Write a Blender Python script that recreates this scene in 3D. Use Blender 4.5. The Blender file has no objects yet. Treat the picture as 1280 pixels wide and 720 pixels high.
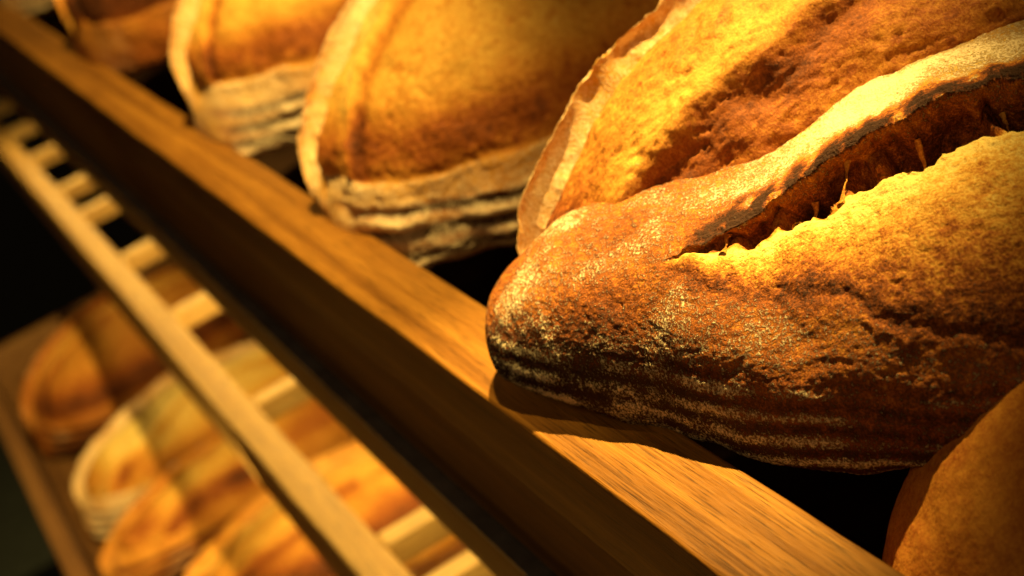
import bpy, math, random
import numpy as np
from mathutils import Vector, Matrix

C = bpy.context.scene.collection
H = 0.2
RES = 1.0

# ------------------------------------------------------------------ noise
def _hash(ix, iy, iz, seed):
    h = (ix.astype(np.uint32) * np.uint32(374761393) + iy.astype(np.uint32) * np.uint32(668265263)
         + iz.astype(np.uint32) * np.uint32(2147483647) + np.uint32((seed * 1274126177) & 0xffffffff))
    h = (h ^ (h >> np.uint32(13))) * np.uint32(1274126177)
    h = (h ^ (h >> np.uint32(15))) * np.uint32(2246822519)
    return h ^ (h >> np.uint32(16))
_G = np.array([[1,1,0],[-1,1,0],[1,-1,0],[-1,-1,0],[1,0,1],[-1,0,1],[1,0,-1],[-1,0,-1],
               [0,1,1],[0,-1,1],[0,1,-1],[0,-1,-1],[1,1,0],[-1,1,0],[0,-1,1],[0,-1,-1]], dtype=np.float32)
from concurrent.futures import ThreadPoolExecutor
_POOL = ThreadPoolExecutor(4)
def perlin(P, seed=0):
    P = np.asarray(P, dtype=np.float32)
    if P.ndim == 3 and P.shape[0] > 64:
        return np.concatenate(list(_POOL.map(lambda c: _perlin(c, seed), np.array_split(P, 12))), 0)
    return _perlin(P, seed)
def _perlin(P, seed=0):
    F = np.floor(P); f = (P - F).astype(np.float32); I = F.astype(np.int32)
    w = f*f*f*(f*(f*6-15)+10)
    out = 0
    for dx in (0,1):
        for dy in (0,1):
            for dz in (0,1):
                g = _G[_hash(I[...,0]+dx, I[...,1]+dy, I[...,2]+dz, seed) & np.uint32(15)]
                d = g[...,0]*(f[...,0]-dx)+g[...,1]*(f[...,1]-dy)+g[...,2]*(f[...,2]-dz)
                out = out + d*(w[...,0] if dx else 1-w[...,0])*(w[...,1] if dy else 1-w[...,1])*(w[...,2] if dz else 1-w[...,2])
    return out
def fbm(P, scale, octs=4, seed=0, gain=.5):
    s = 0; a = 1.; n = 0
    for o in range(octs):
        s = s + a*perlin(P*(scale*2.03**o)+7.3*o, seed+o*17); n += a; a *= gain
    return s/n*1.6
def ridged(P, scale, octs=3, seed=0):
    s = 0; a = 1.; n = 0
    for o in range(octs):
        s = s + a*(1-np.abs(perlin(P*(scale*2.1**o)+3.1*o, seed+o*31))*2.4); n += a; a *= .5
    return s/n
def sst(x, a, b):
    t = np.clip((x-a)/(b-a), 0, 1); return t*t*(3-2*t)

# ------------------------------------------------------------------ object helpers
def prop(o, label=None, cat=None, group=None, kind=None):
    if label: o['label'] = label
    if cat: o['category'] = cat
    if group: o['group'] = group
    if kind: o['kind'] = kind
    return o
def empty(name, loc, label=None, cat=None, group=None, rot=(0,0,0)):
    o = bpy.data.objects.new(name, None); C.objects.link(o); o.location = loc; o.rotation_euler = rot
    o.empty_display_size = .02
    return prop(o, label, cat, group)
def link_mesh(name, me, mat, parent=None):
    o = bpy.data.objects.new(name, me); C.objects.link(o)
    if mat: me.materials.append(mat)
    if parent: o.parent = parent
    return o

def box_mesh(name, lo, hi, bevel=.002, wob=0.0, seed=0, cuts=0):
    """a sawn plank: a box split along its length, edges rounded, faces slightly uneven"""
    import bmesh
    bm = bmesh.new(); bmesh.ops.create_cube(bm, size=1)
    lo = Vector(lo); hi = Vector(hi); c = (lo+hi)/2; d = hi-lo
    for v in bm.verts: v.co = Vector((v.co.x*d.x, v.co.y*d.y, v.co.z*d.z)) + c
    ax = max(range(3), key=lambda i: d[i])
    if cuts:
        es = [e for e in bm.edges if abs((e.verts[0].co-e.verts[1].co)[ax]) > .5*d[ax]]
        bmesh.ops.subdivide_edges(bm, edges=es, cuts=cuts, use_grid_fill=True)
    if bevel:
        es = [e for e in bm.edges if len(e.link_faces) == 2 and e.calc_face_angle(0) > .5]
        bmesh.ops.bevel(bm, geom=es, offset=bevel, segments=3, profile=.6, affect='EDGES')
    if wob:
        co = np.array([v.co[:] for v in bm.verts])
        n1 = perlin(co*np.array([18,60,60]), seed); n2 = perlin(co*np.array([70,140,140]), seed+3)
        for v, a, b in zip(bm.verts, n1, n2):
            for k in range(3):
                if k != ax: v.co[k] += wob*(a+.4*b)*(1 if k == 2 else .8)
    for f in bm.faces: f.smooth = True
    me = bpy.data.meshes.new(name); bm.to_mesh(me); bm.free()
    try: me.set_sharp_from_angle(angle=math.radians(40))
    except Exception: pass
    return me

# ------------------------------------------------------------------ materials
def newmat(name):
    m = bpy.data.materials.new(name); m.use_nodes = True
    nt = m.node_tree; b = nt.nodes['Principled BSDF']
    return m, nt, nt.nodes, nt.links, b
def ramp(nt, fac, stops, interp='LINEAR'):
    r = nt.nodes.new('ShaderNodeValToRGB'); r.color_ramp.interpolation = interp
    e = r.color_ramp.elements
    while len(e) < len(stops): e.new(.5)
    for i, (p, c) in enumerate(stops):
        e[i].position = p; e[i].color = (c[0], c[1], c[2], 1) if hasattr(c, '__len__') else (c, c, c, 1)
    nt.links.new(fac, r.inputs[0]); return r.outputs[0]
def math_(nt, op, a, b=None, clamp=False):
    n = nt.nodes.new('ShaderNodeMath'); n.operation = op; n.use_clamp = clamp
    for i, v in enumerate((a, b)):
        if v is None: continue
        if isinstance(v, (int, float)): n.inputs[i].default_value = v
        else: nt.links.new(v, n.inputs[i])
    return n.outputs[0]
def noise(nt, vec, scale, detail=4, rough=.55, dist=0):
    n = nt.nodes.new('ShaderNodeTexNoise'); n.inputs['Scale'].default_value = scale
    n.inputs['Detail'].default_value = detail; n.inputs['Roughness'].default_value = rough
    n.inputs['Distortion'].default_value = dist
    nt.links.new(vec, n.inputs['Vector']); return n.outputs['Fac']
def mapping(nt, vec, scale, rot=(0,0,0), loc=(0,0,0)):
    n = nt.nodes.new('ShaderNodeMapping'); n.inputs['Scale'].default_value = scale
    n.inputs['Rotation'].default_value = rot; n.inputs['Location'].default_value = loc
    nt.links.new(vec, n.inputs['Vector']); return n.outputs[0]
def mixc(nt, fac, a, b, mode='MIX'):
    n = nt.nodes.new('ShaderNodeMix'); n.data_type = 'RGBA'; n.blend_type = mode
    for s, v in ((n.inputs[0], fac), (n.inputs[6], a), (n.inputs[7], b)):
        if isinstance(v, (int, float)): s.default_value = v
        elif isinstance(v, tuple): s.default_value = (*v, 1)
        else: nt.links.new(v, s)
    return n.outputs[2]
def bump(nt, h, strength, dist, prev=None):
    n = nt.nodes.new('ShaderNodeBump'); n.inputs['Strength'].default_value = strength
    n.inputs['Distance'].default_value = dist; nt.links.new(h, n.inputs['Height'])
    if prev is not None: nt.links.new(prev, n.inputs['Normal'])
    return n.outputs[0]

def bread_mat(name, flour_gain=1.0, grain=1.0, speck=1.9, tint=(1,1,1)):
    m, nt, N, L, b = newmat(name)
    tc = N.new('ShaderNodeTexCoord').outputs['Object']
    at = N.new('ShaderNodeAttribute'); at.attribute_name = 'zones'
    sp = N.new('ShaderNodeSeparateColor'); L.new(at.outputs['Color'], sp.inputs[0])
    fl, bk, cr = sp.outputs[0], sp.outputs[1], sp.outputs[2]
    n1 = noise(nt, tc, 60, 5); n2 = noise(nt, tc, 420, 4, .65); n3 = noise(nt, tc, 1500, 3, .7)
    v = math_(nt, 'ADD', bk, math_(nt, 'MULTIPLY', math_(nt, 'SUBTRACT', n1, .5), .26))
    v = math_(nt, 'ADD', v, math_(nt, 'MULTIPLY', math_(nt, 'SUBTRACT', n2, .5), .42*grain))
    v = math_(nt, 'ADD', v, math_(nt, 'MULTIPLY', math_(nt, 'SUBTRACT', n3, .5), .55*grain), True)
    t = lambda c: tuple(c[i]*tint[i] for i in range(3))
    base = ramp(nt, v, [(0, t((.86,.60,.17))), (.20, t((.72,.39,.065))), (.42, t((.54,.215,.026))),
                        (.62, t((.30,.078,.010))), (.82, t((.12,.030,.006))), (1, t((.040,.012,.003)))])
    # flour: dense dust broken into grains
    f = math_(nt, 'ADD', fl, math_(nt, 'MULTIPLY', math_(nt, 'SUBTRACT', n3, .5), speck))
    f = math_(nt, 'ADD', f, math_(nt, 'MULTIPLY', math_(nt, 'SUBTRACT', n2, .5), .9))
    f = math_(nt, 'MULTIPLY', math_(nt, 'SUBTRACT', f, .50), 1.9*flour_gain, True)
    f = math_(nt, 'MULTIPLY', f, .88)
    col = mixc(nt, f, base, (.93,.72,.42))
    L.new(col, b.inputs['Base Color'])
    rough = math_(nt, 'ADD', math_(nt, 'MULTIPLY', f, .25), .68, True); L.new(rough, b.inputs['Roughness'])
    b.inputs['Specular IOR Level'].default_value = .18
    hgt = math_(nt, 'ADD', math_(nt, 'MULTIPLY', n2, .8), math_(nt, 'MULTIPLY', n3, .7))
    hgt = math_(nt, 'ADD', hgt, math_(nt, 'MULTIPLY', f, .35))
    L.new(bump(nt, hgt, .55*grain, .0009), b.inputs['Normal'])
    return m

def wood_mat(name, dark, mid, light, rough=.42, seed=0, axis=0, grain=1.0):
    m, nt, N, L, b = newmat(name)
    tc = N.new('ShaderNodeTexCoord').outputs['Object']
    def sc(a, c): return (a, c, c) if axis == 0 else (c, a, c)
    k = grain
    wv = mapping(nt, tc, sc(1.1*k, 60*k), loc=(seed, seed*.7, seed*1.3))
    wavy = noise(nt, wv, 1.6, 5, .55, .9)
    v2 = mapping(nt, tc, sc(10*k, 560*k), loc=(seed*2, 1.1, seed))
    fib = noise(nt, v2, 2.2, 4, .7)
    v3 = mapping(nt, tc, sc(40*k, 1300*k), loc=(3.3, seed, 0))
    pore = noise(nt, v3, 1.7, 3, .6)
    big = noise(nt, mapping(nt, tc, sc(4, 14), loc=(seed, 0, 2)), 1.2, 3)
    v = math_(nt, 'ADD', math_(nt, 'MULTIPLY', wavy, .85), math_(nt, 'MULTIPLY', fib, .55))
    v = math_(nt, 'ADD', v, math_(nt, 'MULTIPLY', math_(nt, 'SUBTRACT', big, .5), .5))
    v = math_(nt, 'MULTIPLY', math_(nt, 'SUBTRACT', v, .42), 1.7, True)
    col = ramp(nt, v, [(0, dark), (.45, mid), (1, light)])
    pr = ramp(nt, pore, [(.34, .22), (.47, 1)])
    col = mixc(nt, .75, col, pr, 'MULTIPLY')
    L.new(col, b.inputs['Base Color'])
    r = math_(nt, 'ADD', math_(nt, 'MULTIPLY', fib, .25), rough-.1); L.new(r, b.inputs['Roughness'])
    b.inputs['Specular IOR Level'].default_value = .4
    h = math_(nt, 'ADD', math_(nt, 'MULTIPLY', fib, .5), pore)
    L.new(bump(nt, h, .5, .0006), b.inputs['Normal'])
    return m

M_oak = wood_mat('varnished_oak', (.050,.016,.002), (.21,.080,.009), (.42,.185,.024), .40, 1)
M_oak2 = wood_mat('dark_oak', (.075,.030,.008), (.16,.068,.017), (.25,.115,.032), .42, 4)
M_pine = wood_mat('pale_pine', (.34,.16,.035), (.50,.27,.065), (.62,.36,.10), .55, 2)
M_pineY = wood_mat('pale_pine_across', (.40,.20,.05), (.58,.34,.09), (.70,.44,.14), .55, 7, axis=1)
M_crate = wood_mat('crate_wood', (.08,.03,.008), (.18,.075,.018), (.27,.13,.035), .6, 5)
def flat_mat(name, col, rough, metal=0, nscale=40, amt=.3):
    m, nt, N, L, b = newmat(name)
    tc = N.new('ShaderNodeTexCoord').outputs['Object']
    n = noise(nt, tc, nscale, 5)
    c = ramp(nt, n, [(.3, tuple(x*(1-amt) for x in col)), (.7, tuple(x*(1+amt) for x in col))])
    L.new(c, b.inputs['Base Color']); b.inputs['Roughness'].default_value = rough; b.inputs['Metallic'].default_value = metal
    return m
M_sheen = flat_mat('sheen_metal', (.35,.36,.38), .35, .9, 90)  # grey metal for the strip that imitates an edge reflection
M_deck = flat_mat('shade_dark_board', (.035,.017,.008), 1)  # near-black base colour paints the shade in the gaps behind the rail
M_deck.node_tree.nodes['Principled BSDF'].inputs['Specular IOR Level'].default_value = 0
M_floor = flat_mat('dark_floor_tile', (.045,.05,.04), .6)
M_wall = flat_mat('dark_plaster', (.05,.04,.03), .9)

# ------------------------------------------------------------------ loaves
def interp(s, pts):
    xs = np.array([p[0] for p in pts]); ys = np.array([p[1] for p in pts])
    # smooth (cosine-eased catmull) interpolation
    m = np.gradient(ys, xs)
    i = np.clip(np.searchsorted(xs, s)-1, 0, len(xs)-2)
    h = xs[i+1]-xs[i]; t = np.clip((s-xs[i])/h, 0, 1)
    return ((2*t**3-3*t**2+1)*ys[i]+(t**3-2*t**2+t)*h*m[i]+(-2*t**3+3*t**2)*ys[i+1]+(t**3-t**2)*h*m[i+1])

def make_loaf(name, mat, loc, yaw=0, pitch=0, roll=0, L=.26, W=.07, T=.055, B=.02, NU=420, NV=520,
              wprof=((0,1),(1,1)), tprof=((0,1),(1,1)), bend=0.0, seed=1, dense=(-.6, 2.6),
              ear=None, rings=None, lump=.003, wrinkle=.0007, micro=.00016,
              bake=.45, flour=.45, tipbake=.0, burst_bake=(.02,.45), web=False, label='', cat='loaf', group=None,
              paint=None, endpow=.5, noselift=0.0):
    rng = random.Random(seed); NU = int(NU*RES); NV = int(NV*RES)
    # the angles: half the columns are spent where the loaf is detailed
    a0, a1 = dense
    n1 = int(NV*.8); n2 = NV-n1
    th = np.concatenate([np.linspace(a0, a1, n1, endpoint=False), np.linspace(a1, a0+2*np.pi, n2, endpoint=False)])
    t = np.linspace(.004, np.pi-.004, NU)
    s = (1-np.cos(t))/2
    env = (np.clip(4*s*(1-s), 0, 1))**endpow
    w = W*env*interp(s, wprof); tp = T*env**1.05*interp(s, tprof); bt = B*env
    S, TH = np.meshgrid(s, th, indexing='ij')
    if ear:      # more columns across the edge of the ear and the wall under it
        tc = interp(s, ear['theta'])[:,None] - ear.get('cshift', .02)
        TH = TH - ear.get('ca', .8)*ear.get('cw', .07)*np.tanh((TH-tc)/ear.get('cw', .07))
    nl = noselift*np.clip(1-s/.28, 0, 1)**2
    def base(TH):
        c, sn = np.cos(TH), np.sin(TH)
        x = w[:,None]*np.sign(c)*np.abs(c)**.92
        z = np.where(sn > 0, tp[:,None]*np.abs(sn)**.95, -bt[:,None]*np.abs(sn)**.6)
        y = (S-0)*L + 0*x
        cx = bend*np.sin(np.pi*S)
        return np.stack([x+cx, y, z+bt[:,None]+nl[:,None]], -1)
    P = base(TH)
    # tangents
    dU = np.gradient(P, axis=0)
    dV = np.roll(P, -1, 1)-np.roll(P, 1, 1)
    Nn = np.cross(dU, dV); Nn /= np.linalg.norm(Nn, axis=-1, keepdims=True)+1e-12
    cen = np.stack([bend*np.sin(np.pi*S), S*L, 0*S+bt[:,None]+.2*tp[:,None]], -1)
    if ((P-cen)*Nn).sum(-1)[NU//2].mean() < 0: Nn = -Nn
    Tq = -dV/(np.linalg.norm(dV, axis=-1, keepdims=True)+1e-12)       # towards falling angle (+x side)
    seg = np.linalg.norm(np.diff(P, axis=1), axis=-1)
    arc = np.concatenate([np.zeros((NU,1)), np.cumsum(seg, 1)], 1)
    Q3 = P + seed*1.7
    d = lump*fbm(Q3, 22, 3, seed) + lump*.35*fbm(Q3, 60, 3, seed+5)
    tang = np.zeros_like(d)
    FL = np.full_like(d, flour) + .30*fbm(Q3, 28, 4, seed+9)
    BK = np.full_like(d, bake) + .09*fbm(Q3, 20, 3, seed+11)
    CR = np.zeros_like(d)
    part = np.zeros(d.shape, int)
    ends = sst(np.minimum(S, 1-S), .0, .16)
    if ear:
        es0, es1 = ear['s']
        Ev = sst(S, es0, es0+ear.get('ramp',.12))*(1-sst(S, es1-.15, es1))
        the = interp(s, ear['theta'])
        the_arc = np.array([np.interp(the[i], TH[i], arc[i]) for i in range(NU)])[:,None]
        wob = .0022*fbm(np.stack([S*L*1.0, 0*S, 0*S], -1)+seed, 45, 3, seed+2) + ear.get('nick', .0009)*fbm(np.stack([S*L, 0*S, 0*S], -1)+seed, 210, 3, seed+3)
        q = the_arc - arc + wob
        q = np.where(TH > a1+.2, -.2, q)
        g = ear['gap']*Ev*(1+.35*fbm(np.stack([S*L, 0*S, 0*S], -1)+seed, 34, 2, seed+4)+.26*fbm(Q3, 120, 3, seed+62)) + 1e-6
        qb = interp(s, ear['burst'])[:,None] + .006*fbm(Q3, 40, 4, seed+6)*Ev + .0025*fbm(Q3, 160, 3, seed+8)
        if 'zb' in ear:      # the tear follows a level line round the nose
            zl = P[...,2] + .0028*fbm(Q3, 30, 3, seed+70)
            qb = np.where(TH < 1.6, q + (zl-ear['zb']-ear.get('zs', 0)*P[...,1])*1.1, qb+.05)
        wall = ear.get('wall', .0016); wc = ear.get('wallc', .25)
        inb = sst(q, wall*wc, wall*(wc+.5))*(1-sst(q, qb-ear.get('soft', .001), qb+ear.get('soft', .0006)))*sst(Ev, 0, .15)
        onear = (q <= 0)
        A = ear['lift']; Dp = ear['depth']
        d += A*Ev*np.exp(np.minimum(q,0)/ear.get('sig',.014))*(1-sst(q, 0, wall))
        tang += ear['over']*Ev*np.exp(np.minimum(q,0)/.006)*(1-sst(q, 0, wall))
        # groove
        qq = q/np.maximum(g, 1e-5)
        PQ = np.stack([P[...,1], q*1.15, 0*q], -1)+seed
        PQ = PQ + .0035*np.stack([perlin(PQ*90, seed+60), perlin(PQ*90+9, seed+61), 0*q], -1)
        arch2 = fbm(PQ, 62, 2, seed+13, .45)
        cell = np.abs(perlin(PQ*120, seed+14))
        cellb = np.abs(perlin(PQ*300, seed+15))
        dep = Dp*Ev*sst(q, 0, wall*1.3)*(1-sst(qq, .40, 1.08))
        hole = .50 + 1.5*arch2 + 2.2*np.minimum(cell, .3) - .35 + .5*np.minimum(cellb, .3)
        d -= np.where(~onear, dep*np.clip(hole, .12, 1.5), 0)
        pore_d = np.zeros_like(d)
        for (hs, hq, ry, rq, hd) in ear.get('pores', ()):
            e = ((P[...,1]-hs*L + .0012*perlin(Q3*170, 77))/ry)**2 + ((q-.75*hq*g-wall+.0014*perlin(Q3*150, 78))/(rq*.72))**2
            pore_d = np.maximum(pore_d, hd*np.exp(-e**1.6))
        d -= np.where(~onear, pore_d*sst(q, wall*.3, wall*1.2)*(1-sst(qq, .5, .95)), 0)
        d += np.where(~onear, .0007*fbm(Q3, 330, 3, seed+16)*Ev*(1-sst(qq, .9, 1.4)), 0)
        tang -= np.where(~onear, .0035*Ev*sst(qq, .0, .25)*(1-sst(qq, .3, .8)), 0)
        d += inb*ear.get('bulge',.003)*np.sin(np.pi*np.clip((q-.6*g)/np.maximum(qb-.6*g, 1e-4), 0, 1))**.7
        # torn texture of the open part
        d += inb*sst(qq, .7, 1.2)*(wrinkle*1.5*fbm(Q3*np.array([1,.55,1]), 120, 4, seed+20) - wrinkle*1.3*sst(ridged(Q3*np.array([1,.45,1]), 55, 3, seed+21), .72, .98)
                 - wrinkle*1.3*sst(fbm(Q3, 240, 2, seed+23), .45, .7))
        # edge of old crust standing over the open part
        d += .0005*sst(Ev, .3, .9)*np.exp(-((q-qb-.002)/.0022)**2)*(1+fbm(Q3, 120, 3, seed+24))
        d -= .0004*sst(Ev, .3, .9)*np.exp(-((q-qb+.0015)/.0018)**2)
        b0, b1 = burst_bake
        rel = np.clip((q-g)/np.maximum(qb-g, 1e-3), 0, 1)
        bb = b0+(b1-b0)*rel**.8 + ear.get('blotch', .12)*fbm(Q3, 45, 4, seed+30) + .10*sst(fbm(Q3, 190, 2, seed+23), .38, .6) + ear.get('edge', .20)*np.exp(-((q-qb+ear.get('edgew', .004))/ear.get('edgew', .004))**2)
        bb = bb + ear.get('near', 0)*np.exp(-((q-wall)/ear.get('nearw', .011))**2)  # dark line painted beside the ear as the shade of its gap
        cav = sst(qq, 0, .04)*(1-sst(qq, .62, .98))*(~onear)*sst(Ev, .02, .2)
        bb = bb*(1-cav) + (.82+.3*arch2-.5*np.minimum(cell,.3))*cav  # red-brown crumb, darkened further to paint the shade inside the split
        BK = BK*(1-inb)+bb*inb
        FL = FL*(1-inb)+ (ear.get('bflour', -.15)+.15*fbm(Q3, 50, 3, seed+31))*inb
        # charred lip
        lip = np.exp(-(np.minimum(q,0)/ear.get('lipw', .0020))**2)*onear*sst(Ev, .1, .4)*np.clip(.9+1.3*fbm(Q3, 170, 3, seed+63), 0, 1.3)
        BK = BK + ear.get('char', .75)*lip; FL = FL - ear.get('char', .75)*1.1*lip
        d += onear*Ev*.0005*np.cos(2*np.pi*q/.0021)*np.exp(-(q/.0045)**2)*ear.get('layer', 0)
        eband = np.exp(-((q+ear.get('fo',.011))/ear.get('fw',.010))**2)*onear*Ev
        FL = FL + ear.get('floury', .5)*eband*(.8+.55*fbm(Q3, 60, 4, seed+64)) 
        FL = FL - 2.0*np.clip(ear.get('char', .75), 0, 1)*lip*(ear.get('char', 0) > .3)
        CR = inb
        part = np.where((inb > .5), 1, 0); part = np.where((q <= 0) & (q > -.0075) & (Ev > .12), 2, part)
    else:
        inb = np.zeros_like(d); q = np.full_like(d, -1); Ev = q*0; qb = q
    if rings:
        r0, r1, step = rings['lo'], rings['hi'], rings['step']
        zz = P[...,2] + .0035*fbm(Q3, 14, 2, seed+40) + rings.get('slope', 0)*P[...,1]
        ph = (zz + .0007*fbm(Q3, 70, 3, seed+41))/step + .25*fbm(Q3, 9, 1, seed+43)
        wv = .5+.5*np.cos(2*np.pi*ph); wv = wv**.8
        reg = sst(zz, r0, r0+.004)*(1-sst(zz, r1-.006, r1))*(1-inb)*(1-sst(TH, 1.1, 1.4))*sst(S, .005, .05)
        brk = .12+.88*sst(fbm(Q3*np.array([1,.6,1]), 55, 4, seed+42), -.30, .25)
        d += reg*rings.get('amp', .0010)*(wv-.5)*brk*2
        FL = FL + reg*(rings['flour']*(wv*1.25-.45)*brk)
        BK = BK + reg*rings.get('dark', .25)*(1-wv)
    tipm = 1-sst(S, .02, .30)
    BK = BK + tipbake*tipm
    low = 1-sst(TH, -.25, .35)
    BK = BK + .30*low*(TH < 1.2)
    if paint: 
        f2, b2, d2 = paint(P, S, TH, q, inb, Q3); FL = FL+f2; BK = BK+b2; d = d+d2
    d += wrinkle*.8*fbm(Q3, 150, 4, seed+50)*(1-.4*inb) - wrinkle*1.2*sst(fbm(Q3, 95, 3, seed+51), .45, .7)
    d += micro*fbm(Q3, 700, 2, seed+52)*1.6
    fade = sst(S, 0, .02)*(1-sst(S, .98, 1))
    P = P + Nn*(d*fade)[...,None] + Tq*(tang*fade)[...,None]
    # ---- mesh(es)
    idx = np.arange(NU*NV).reshape(NU, NV)
    nx = np.roll(idx, -1, 1)
    quads = np.stack([idx[:-1], idx[1:], nx[1:], nx[:-1]], -1).reshape(-1, 4)
    Pf = P.reshape(-1, 3)
    fn = np.cross(Pf[quads[:,2]]-Pf[quads[:,0]], Pf[quads[:,3]]-Pf[quads[:,1]])
    mid = Pf[quads[len(quads)//2]]
    chk = (fn*Nn.reshape(-1,3)[quads[:,0]]).sum(-1)
    if np.median(chk) < 0: quads = quads[:, ::-1]; fn = -fn
    vn = np.zeros_like(Pf)
    for k in range(4): 
        for a in range(3): vn[:,a] += np.bincount(quads[:,k], fn[:,a], len(Pf))
    vn /= np.linalg.norm(vn, axis=1, keepdims=True)+1e-20
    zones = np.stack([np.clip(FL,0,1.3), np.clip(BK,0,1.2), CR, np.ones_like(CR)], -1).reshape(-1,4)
    pq = part.reshape(-1)[quads].max(1) if ear else np.zeros(len(quads), int)
    root = empty(name, loc, label, cat, group, rot=(pitch, roll, yaw))
    for pid, pn in ((0, 'crust'), (1, 'split_opening'), (2, 'ear')):
        sel = quads[pq == pid]
        if pid == 0 :   # closing discs at both ends
            pass
        if len(sel) == 0: continue
        used, inv = np.unique(sel, return_inverse=True); inv = inv.reshape(sel.shape)
        me = bpy.data.meshes.new(pn)
        me.vertices.add(len(used)); me.vertices.foreach_set('co', Pf[used].astype(np.float32).ravel())
        me.loops.add(inv.size); me.loops.foreach_set('vertex_index', inv.astype(np.int32).ravel())
        me.polygons.add(len(inv)); me.polygons.foreach_set('loop_start', (np.arange(len(inv))*4).astype(np.int32))
        me.update(calc_edges=True)
        me.polygons.foreach_set('use_smooth', np.ones(len(inv), bool))
        at = me.color_attributes.new('zones', 'FLOAT_COLOR', 'POINT')
        at.data.foreach_set('color', zones[used].astype(np.float32).ravel())
        me.normals_split_custom_set_from_vertices(vn[used].tolist())
        link_mesh(pn, me, mat, root)
    if ear and web:
        build_web(root, mat, P, q, g, Ev, NU, rng, web, L)
    return root

def tube_into(V, F, pts, rad, n=7):
    base = len(V); pts = [Vector(p) for p in pts]
    up = Vector((.3, .8, .5)).normalized()
    for i, p in enumerate(pts):
        tg = (pts[min(i+1, len(pts)-1)]-pts[max(i-1, 0)]).normalized()
        a = tg.cross(up).normalized(); b = tg.cross(a)
        for k in range(n):
            an = 2*math.pi*k/n
            V.append(tuple(p + rad[i]*(math.cos(an)*a*1.0 + math.sin(an)*b*1.6)))
    for i in range(len(pts)-1):
        for k in range(n):
            F.append((base+i*n+k, base+i*n+(k+1)%n, base+(i+1)*n+(k+1)%n, base+(i+1)*n+k))

def build_web(root, mat, P, q, g, Ev, NU, rng, spots, L):
    """each strand of torn crumb that bridges the split is a part of its own"""
    yy = P[:, P.shape[1]//2, 1]
    for (sf, slant, r) in spots:
        i = int(np.argmin(np.abs(yy-sf*L))); i2 = int(np.argmin(np.abs(yy-(sf+slant)*L)))
        gg = g[i].mean()
        j = int(np.argmin(np.abs(q[i]-.0009))); j2 = int(np.argmin(np.abs(q[i2]-gg*.95)))
        jm = int(np.argmin(np.abs(q[(i+i2)//2]-gg*.45)))
        a = Vector(P[i, j]); b = Vector(P[i2, j2]); m = (a+b)/2*.5 + Vector(P[(i+i2)//2, jm])*.5
        V, F, pts, rad = [], [], [], []
        jit = [Vector((rng.uniform(-1,1), rng.uniform(-1,1), rng.uniform(-1,1)))*.0003 for _ in range(12)]
        for k in range(12):
            u = k/11
            pts.append(a*(1-u)**2 + m*2*u*(1-u) + b*u*u + jit[k]*math.sin(math.pi*u)); rad.append(r*(.32 + 3.9*abs(u-.5)**1.8)*rng.uniform(.85, 1.2))
        tube_into(V, F, pts, rad)
        me = bpy.data.meshes.new('crumb_strand'); me.from_pydata(V, [], F); me.update()
        for p in me.polygons: p.use_smooth = True
        at = me.color_attributes.new('zones', 'FLOAT_COLOR', 'POINT')
        at.data.foreach_set('color', np.tile(np.array([.1,.42,1,1], np.float32), len(V)))
        link_mesh('crumb_strand', me, mat, root)

M_main = bread_mat('crust_floury', 1.3, 1.9, 2.6)
M_far = bread_mat('crust_golden', .9, .95)
M_plain = bread_mat('crust_plain', .5, .75)

def paint_main(P, S, TH, q, inb, Q3):
    # heavy flour on the crown beside the ear, thin and speckled round the nose, floury rings low down
    f = .0*S; b = .0*S; d = .0*S
    nose = 1-sst(S, .10, .34)
    f = f + nose*(.30*sst(fbm(Q3, 60, 3, 90), -.2, .4) - .08)
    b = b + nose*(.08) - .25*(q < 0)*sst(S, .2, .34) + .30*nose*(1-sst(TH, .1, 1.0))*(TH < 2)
    up = (q < 0)*sst(S, .2, .34)
    f = f + up*(.10+.25*fbm(Q3*np.array([1,.3,1]), 60, 3, 91))
    d = d - .0003*sst(ridged(Q3*np.array([1,.7,1])+5, 38, 2, 92), .80, .97)*(1-inb)
    return f, b, d

GR = 'country loaves standing in a row behind the shelf rail'
make_loaf('country_loaf', M_main, (-.390, .104, -.007), yaw=math.radians(-34), pitch=math.radians(-5), noselift=.016, roll=math.radians(0),
    L=.30, W=.069, T=.042, B=.024, bend=.014, NU=900, NV=1150, dense=(-.55, 2.5), seed=3,
    wprof=((0,.88),(.07,.78),(.13,.79),(.24,1.02),(.34,1.1),(.6,1.1),(1,.9)), tprof=((0,1.2),(.1,1.08),(.25,.95),(.4,1.1),(1,1)),
    ear=dict(s=(.16,1.15), ramp=.20, theta=((0,.95),(.17,1.0),(.3,1.28),(.42,1.38),(.7,1.25),(1,1.0)), gap=.0155, wall=.0018, ca=.86, cw=.075, cshift=.03, nick=.0017, lift=.005, depth=.0145,
             pores=[(.205,.3,.0030,.0040,.004),(.262,.35,.0028,.0045,.010),(.288,.5,.0016,.003,.007),(.315,.35,.0030,.005,.011),(.345,.5,.0022,.005,.009),(.385,.35,.0042,.006,.013),(.425,.45,.0020,.004,.008),(.475,.4,.0065,.0075,.016),(.545,.35,.0030,.006,.011),(.60,.4,.0050,.007,.014),(.68,.4,.006,.007,.014)],
             over=.0045, layer=1.3, lipw=.0080, sig=.014, burst=((0,-.02),(.16,-.004),(.22,.010),(.30,.034),(.42,.066),(.7,.080),(1,.08)), bulge=.0010, soft=.007, edge=.0, char=.85, floury=.70, fo=.019, fw=.013),
    rings=dict(lo=.004, hi=.036, step=.0056, flour=.55, amp=.00012, dark=.10), lump=.0022, wrinkle=.00026, micro=.00012,
    bake=.60, flour=.38, burst_bake=(-.12,.84), paint=paint_main,
    web=[(.205+.41*((k*.618)%1), .010*math.sin(k*2.4), .00028+.0003*((k*.37)%1)) for k in range(9)],
    label='large flour dusted country loaf with a torn split, its nose resting on the shelf rail', group=GR)

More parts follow.
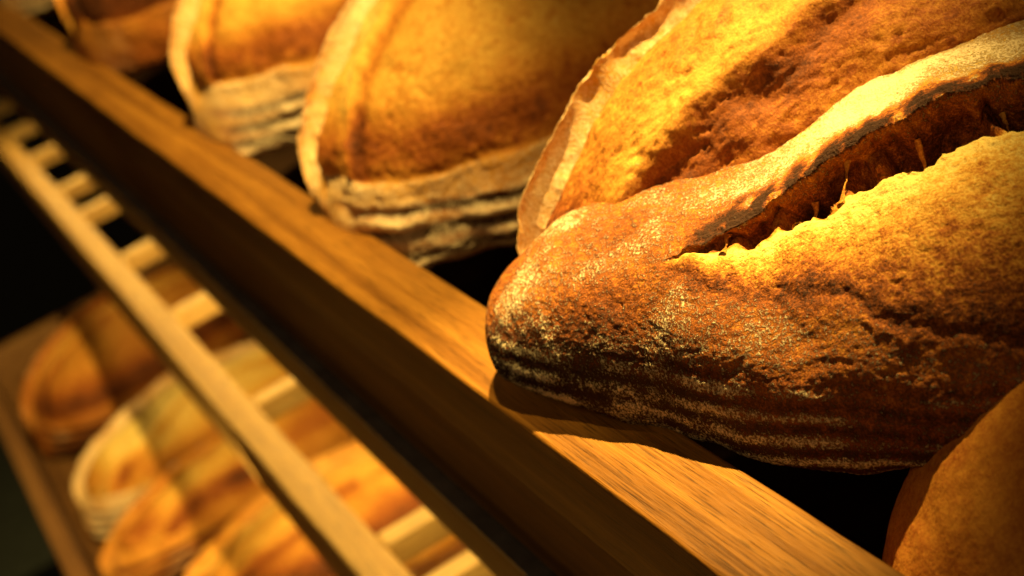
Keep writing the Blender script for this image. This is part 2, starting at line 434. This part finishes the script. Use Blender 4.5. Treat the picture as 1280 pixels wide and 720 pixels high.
def paint_row(P, S, TH, q, inb, Q3):
    # a second, shallower score: a crest of pale crumb with a darker torn line under it
    qc = .046 + .010*np.sin(S*7+Q3[0,0,0]*9) + .004*fbm(Q3, 25, 3, 93)
    line = np.exp(-((q-qc-.007)/.006)**2)*inb
    crest = np.exp(-((q-qc+.004)/.008)**2)*inb
    b = .30*line*(.7+.8*fbm(Q3, 50, 3, 94)) - .14*crest
    f = .45*crest*sst(fbm(Q3, 45, 3, 95), -.3, .3)
    d = .0016*np.exp(-((q-qc)/.004)**2)*inb - .0012*line
    return f, b, d

def row_loaf(X, Y, Z, seed, label, **k):
    a = dict(L=.26, W=.080, T=.075, B=.022, NU=420, NV=560, dense=(-.6,2.7), seed=seed,
        wprof=((0,.95),(.2,1.0),(1,.95)), endpow=.42,
        ear=dict(s=(.0,1.0), ramp=.05, theta=((0,1.9),(.5,2.05),(1,2.0)), gap=.008, wall=.005, ca=.75, cw=.09, cshift=.04, lift=.009, depth=.008, over=.0015, sig=.006,
                 burst=((0,.09),(1,.09)), zb=.037, zs=.04, wallc=1.1, nearw=.004, bulge=.004, char=.10, floury=.9, fo=.004, fw=.012, lipw=.0006, bflour=-.1, nick=.0001, blotch=.07, near=.6, edge=.34, edgew=.010),
        rings=dict(lo=.001, hi=.032, step=.0078, flour=.45, amp=.0011, dark=.75), lump=.003, wrinkle=.00036, micro=.00018,
        bake=.37, flour=.73, paint=paint_row, burst_bake=(.12,.32), label=label, group=GR)
    a.update(k)
    return make_loaf('country_loaf', M_far, (X, Y, Z), **a)
row_loaf(-.392, .122, -.02, 11, 'scored golden loaf directly behind the large floury loaf, mostly hidden by it', yaw=math.radians(-14), W=.055, burst_bake=(.42,.58))
row_loaf(-.562, .114, -.02, 15, 'golden loaf with pale ringed flank, second behind the large floury loaf', yaw=math.radians(-6), W=.084)
row_loaf(-.745, .115, -.012, 22, 'golden loaf with a wide pale rim, between the plain brown loaf and the ring-flanked one', W=.09)
row_loaf(-1.03, .115, -.012, 31, 'plain brown loaf near the far end of the shelf rail', rings=None, burst_bake=(.25,.6), bake=.5, flour=.35, W=.14, T=.095)
row_loaf(-1.36, .115, -.012, 37, 'blurred loaf farthest away at the end of the shelf rail', W=.12)
make_loaf('plain_loaf', M_plain, (-.258, .121, -.046), yaw=math.radians(-20), L=.26, W=.062, T=.062, B=.02, NU=500, NV=600, seed=51,
    bake=.54, flour=.0, lump=.0018, wrinkle=.00010, micro=.00008, label='smooth uncut brown loaf at the near end of the shelf, beside the large floury loaf', cat='loaf')

# ------------------------------------------------------------------ upper shelf
X0, X1 = -2.6, .35
up = empty('display_shelf', (-.8, .1, -.09), 'oak bread shelf with a broad front rail that carries the row of loaves', 'shelf')
def part(name, lo, hi, mat, parent, bevel=.002, wob=0, seed=0, cuts=0):
    me = box_mesh(name, lo, hi, bevel, wob, seed, cuts)
    me.transform(Matrix.Translation(-Vector(parent.location)))
    return link_mesh(name, me, mat, parent)
YF, YB = .0964, .1202
part('rail_top', (X0, YF, -.029), (X1, YB, 0), M_oak, up, .0013, .0004, 1, 160)
part('front_board', (X0, YF+.001, -.068), (X1, YB-.003, -.0292), M_oak, up, .0022, .0003, 2, 120)
part('price_strip', (X0, YF-.003, -.096), (X1, YB-.006, -.0703), M_oak2, up, .0015)
part('sheen_strip', (X0, YF-.0045, -.070), (X1, YB-.008, -.0683), M_sheen, up, .0005)  # added strip, stands in for the cool reflection along the board edge
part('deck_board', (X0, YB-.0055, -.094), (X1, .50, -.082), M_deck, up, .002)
# ------------------------------------------------------------------ slatted middle shelf
K = .36; D = K-H
mid = empty('slatted_shelf', (-.8, .08, -D), 'pale pine slatted shelf, empty, below the oak rail', 'shelf')
YB2, YF2 = .250*K, .189*K
part('front_bar', (X0, YF2+.004, -D-.040), (X1, YB2, -D), M_pine, mid, .002, .0004, 5, 100)
def bar_x(px, py):
    p = ((px-640)/2093, (py-360)/2093)
    R = (.4146,.8381,-.354); Dn = (.2446,-.4779,-.8436); F = (-.8765,.263,-.403)
    d = [F[i]+p[0]*R[i]+p[1]*Dn[i] for i in range(3)]
    return d[0]*K/-d[2]
SL = [-2.02,-1.87,-1.72,-1.575,-1.425,-1.328,-1.172,-1.019,-.834,-.637,-.587,-.42]
for x in SL:
    part('slat', (x, YB2+.0005, -D-.016), (x+.013, .50, -D-.003), M_pineY, mid, .0015)
# ------------------------------------------------------------------ bottom crate
ZC = -.40
cr = empty('bread_crate', (-1.1, .1, ZC), 'low wooden crate of loaves under the slatted shelf', 'crate')
part('front_board', (-1.63, -.050, ZC), (X1, -.036, ZC+.07), M_crate, cr, .002)
part('end_board', (-1.63, -.0355, ZC), (-1.616, .55, ZC+.07), M_crate, cr, .002)
part('base_board', (-1.615, -.035, ZC), (X1, .55, ZC+.010), M_crate, cr, .002)

def low_loaf(X, Y, Z, seed, label, **k):
    a = dict(NU=260, NV=340, T=.055, B=.02, group='loaves lying in the crate under the slatted shelf'); a.update(k)
    return row_loaf(X, Y, Z, seed, label, **a)
low_loaf(-1.47, -.03, ZC+.011, 61, 'brown blurred loaf at the far end of the crate', bake=.55, flour=.25, W=.095, T=.065, burst_bake=(.25,.5), yaw=math.radians(6))
low_loaf(-1.27, -.025, ZC+.011, 62, 'loaf with a pale curved rim and floury streak in the crate', W=.065, flour=.8, burst_bake=(-.25,.2), yaw=math.radians(-5))
low_loaf(-1.145, -.03, ZC+.008, 63, 'slim golden loaf lying between two others in the crate', W=.036, T=.045, flour=.25, bake=.45, yaw=math.radians(3))
low_loaf(-1.01, .0, ZC+.011, 64, 'nearest golden loaf in the crate below the pine bar', flour=.3, W=.068, burst_bake=(.1,.5), yaw=math.radians(-8))
low_loaf(-1.30, .17, ZC+.05, 65, 'floury loaf seen between the pine slats, stacked deeper in the crate', flour=.9, W=.06, L=.2)
low_loaf(-1.02, .17, ZC+.04, 66, 'dark gold loaf seen between the nearest pine slats, under the oak rail', flour=.3, bake=.6, W=.06, L=.2, burst_bake=(.3,.6))

# ------------------------------------------------------------------ room
def plane(name, pts, mat):
    me = bpy.data.meshes.new(name); me.from_pydata(pts, [], [(0,1,2,3)]); me.update()
    return prop(link_mesh(name, me, mat), kind='structure')
plane('floor', [(-6,-3,-.8),(3,-3,-.8),(3,3,-.8),(-6,3,-.8)], M_floor)
plane('wall', [(-6,.9,-.8),(3,.9,-.8),(3,.9,1.6),(-6,.9,1.6)], M_wall)

# ------------------------------------------------------------------ light
def spot(name, loc, target, power, col, size, blend, radius, scale=(1,1,1)):
    l = bpy.data.lights.new(name, 'SPOT'); l.energy = power; l.color = col; l.spot_size = size; l.spot_blend = blend; l.shadow_soft_size = radius
    o = bpy.data.objects.new(name, l); C.objects.link(o)
    z = (Vector(loc)-Vector(target)).normalized(); x = Vector((1,0,0)); x = (x-z*x.dot(z)).normalized(); yv = z.cross(x)
    mm = Matrix.Identity(4)
    for i, v in enumerate((x, yv, z)):
        for k in range(3): mm[k][i] = v[k]*scale[i]
    mm.translation = loc; o.matrix_world = mm; return o
WARM = (1, .72, .22)
spot('shelf_spotlight', (-.12, .26, 1.05), (-.84, .072, 0), 165, WARM, math.radians(15.5), .9, .009, (3.4, 1, 1))
spot('near_spotlight', (-.46, .53, 1.08), (-.345, .120, .03), 285, WARM, math.radians(12), 1, .009)
def area(name, loc, target, power, col, sx, sy):
    l = bpy.data.lights.new(name, 'AREA'); l.shape = 'RECTANGLE'; l.size = sx; l.size_y = sy; l.energy = power; l.color = col
    o = bpy.data.objects.new(name, l); C.objects.link(o); o.location = loc
    o.rotation_euler = (Vector(target)-Vector(loc)).to_track_quat('-Z', 'Y').to_euler(); return o
area('lower_shelf_light', (-1.0, .112, -.1), (-1.0, .06, -.36), 1.1, WARM, 1.3, .016)
area('crate_fill', (-.85, .16, -.20), (-1.1, .03, -.38), 1.2, WARM, .5, .05)  # unseen fill added to brighten the loaves in the crate
area('room_fill', (.5, -.9, 1.3), (-.45, .1, 0), 4.6, (1,.66,.28), 1.2, 1.2)

w = bpy.data.worlds.new('World'); bpy.context.scene.world = w; w.use_nodes = True
bg = w.node_tree.nodes['Background']; bg.inputs[0].default_value = (1, .62, .32, 1); bg.inputs[1].default_value = .012

# ------------------------------------------------------------------ camera
cam = bpy.data.cameras.new('camera'); co = bpy.data.objects.new('camera', cam); C.objects.link(co)
R = Vector((.4146,.8381,-.354)).normalized(); F = Vector((-.8765,.263,-.403)).normalized()
R = (R - F*R.dot(F)).normalized(); U = R.cross(F)
m = Matrix.Identity(4)
for i, v in enumerate((R, U, -F)):
    for k in range(3): m[k][i] = v[k]
m.translation = (0, 0, H); co.matrix_world = m
cam.lens = 36*2093/1280; cam.sensor_width = 36; cam.clip_start = .01; cam.clip_end = 50
cam.dof.use_dof = True; cam.dof.focus_distance = .375; cam.dof.aperture_fstop = 13
sc = bpy.context.scene; sc.camera = co
sc.view_settings.view_transform = 'Standard'; sc.view_settings.look = 'None'; sc.view_settings.exposure = 0; sc.view_settings.gamma = 1
sc.render.engine = 'CYCLES'; sc.cycles.use_denoising = True
sc.cycles.max_bounces = 6
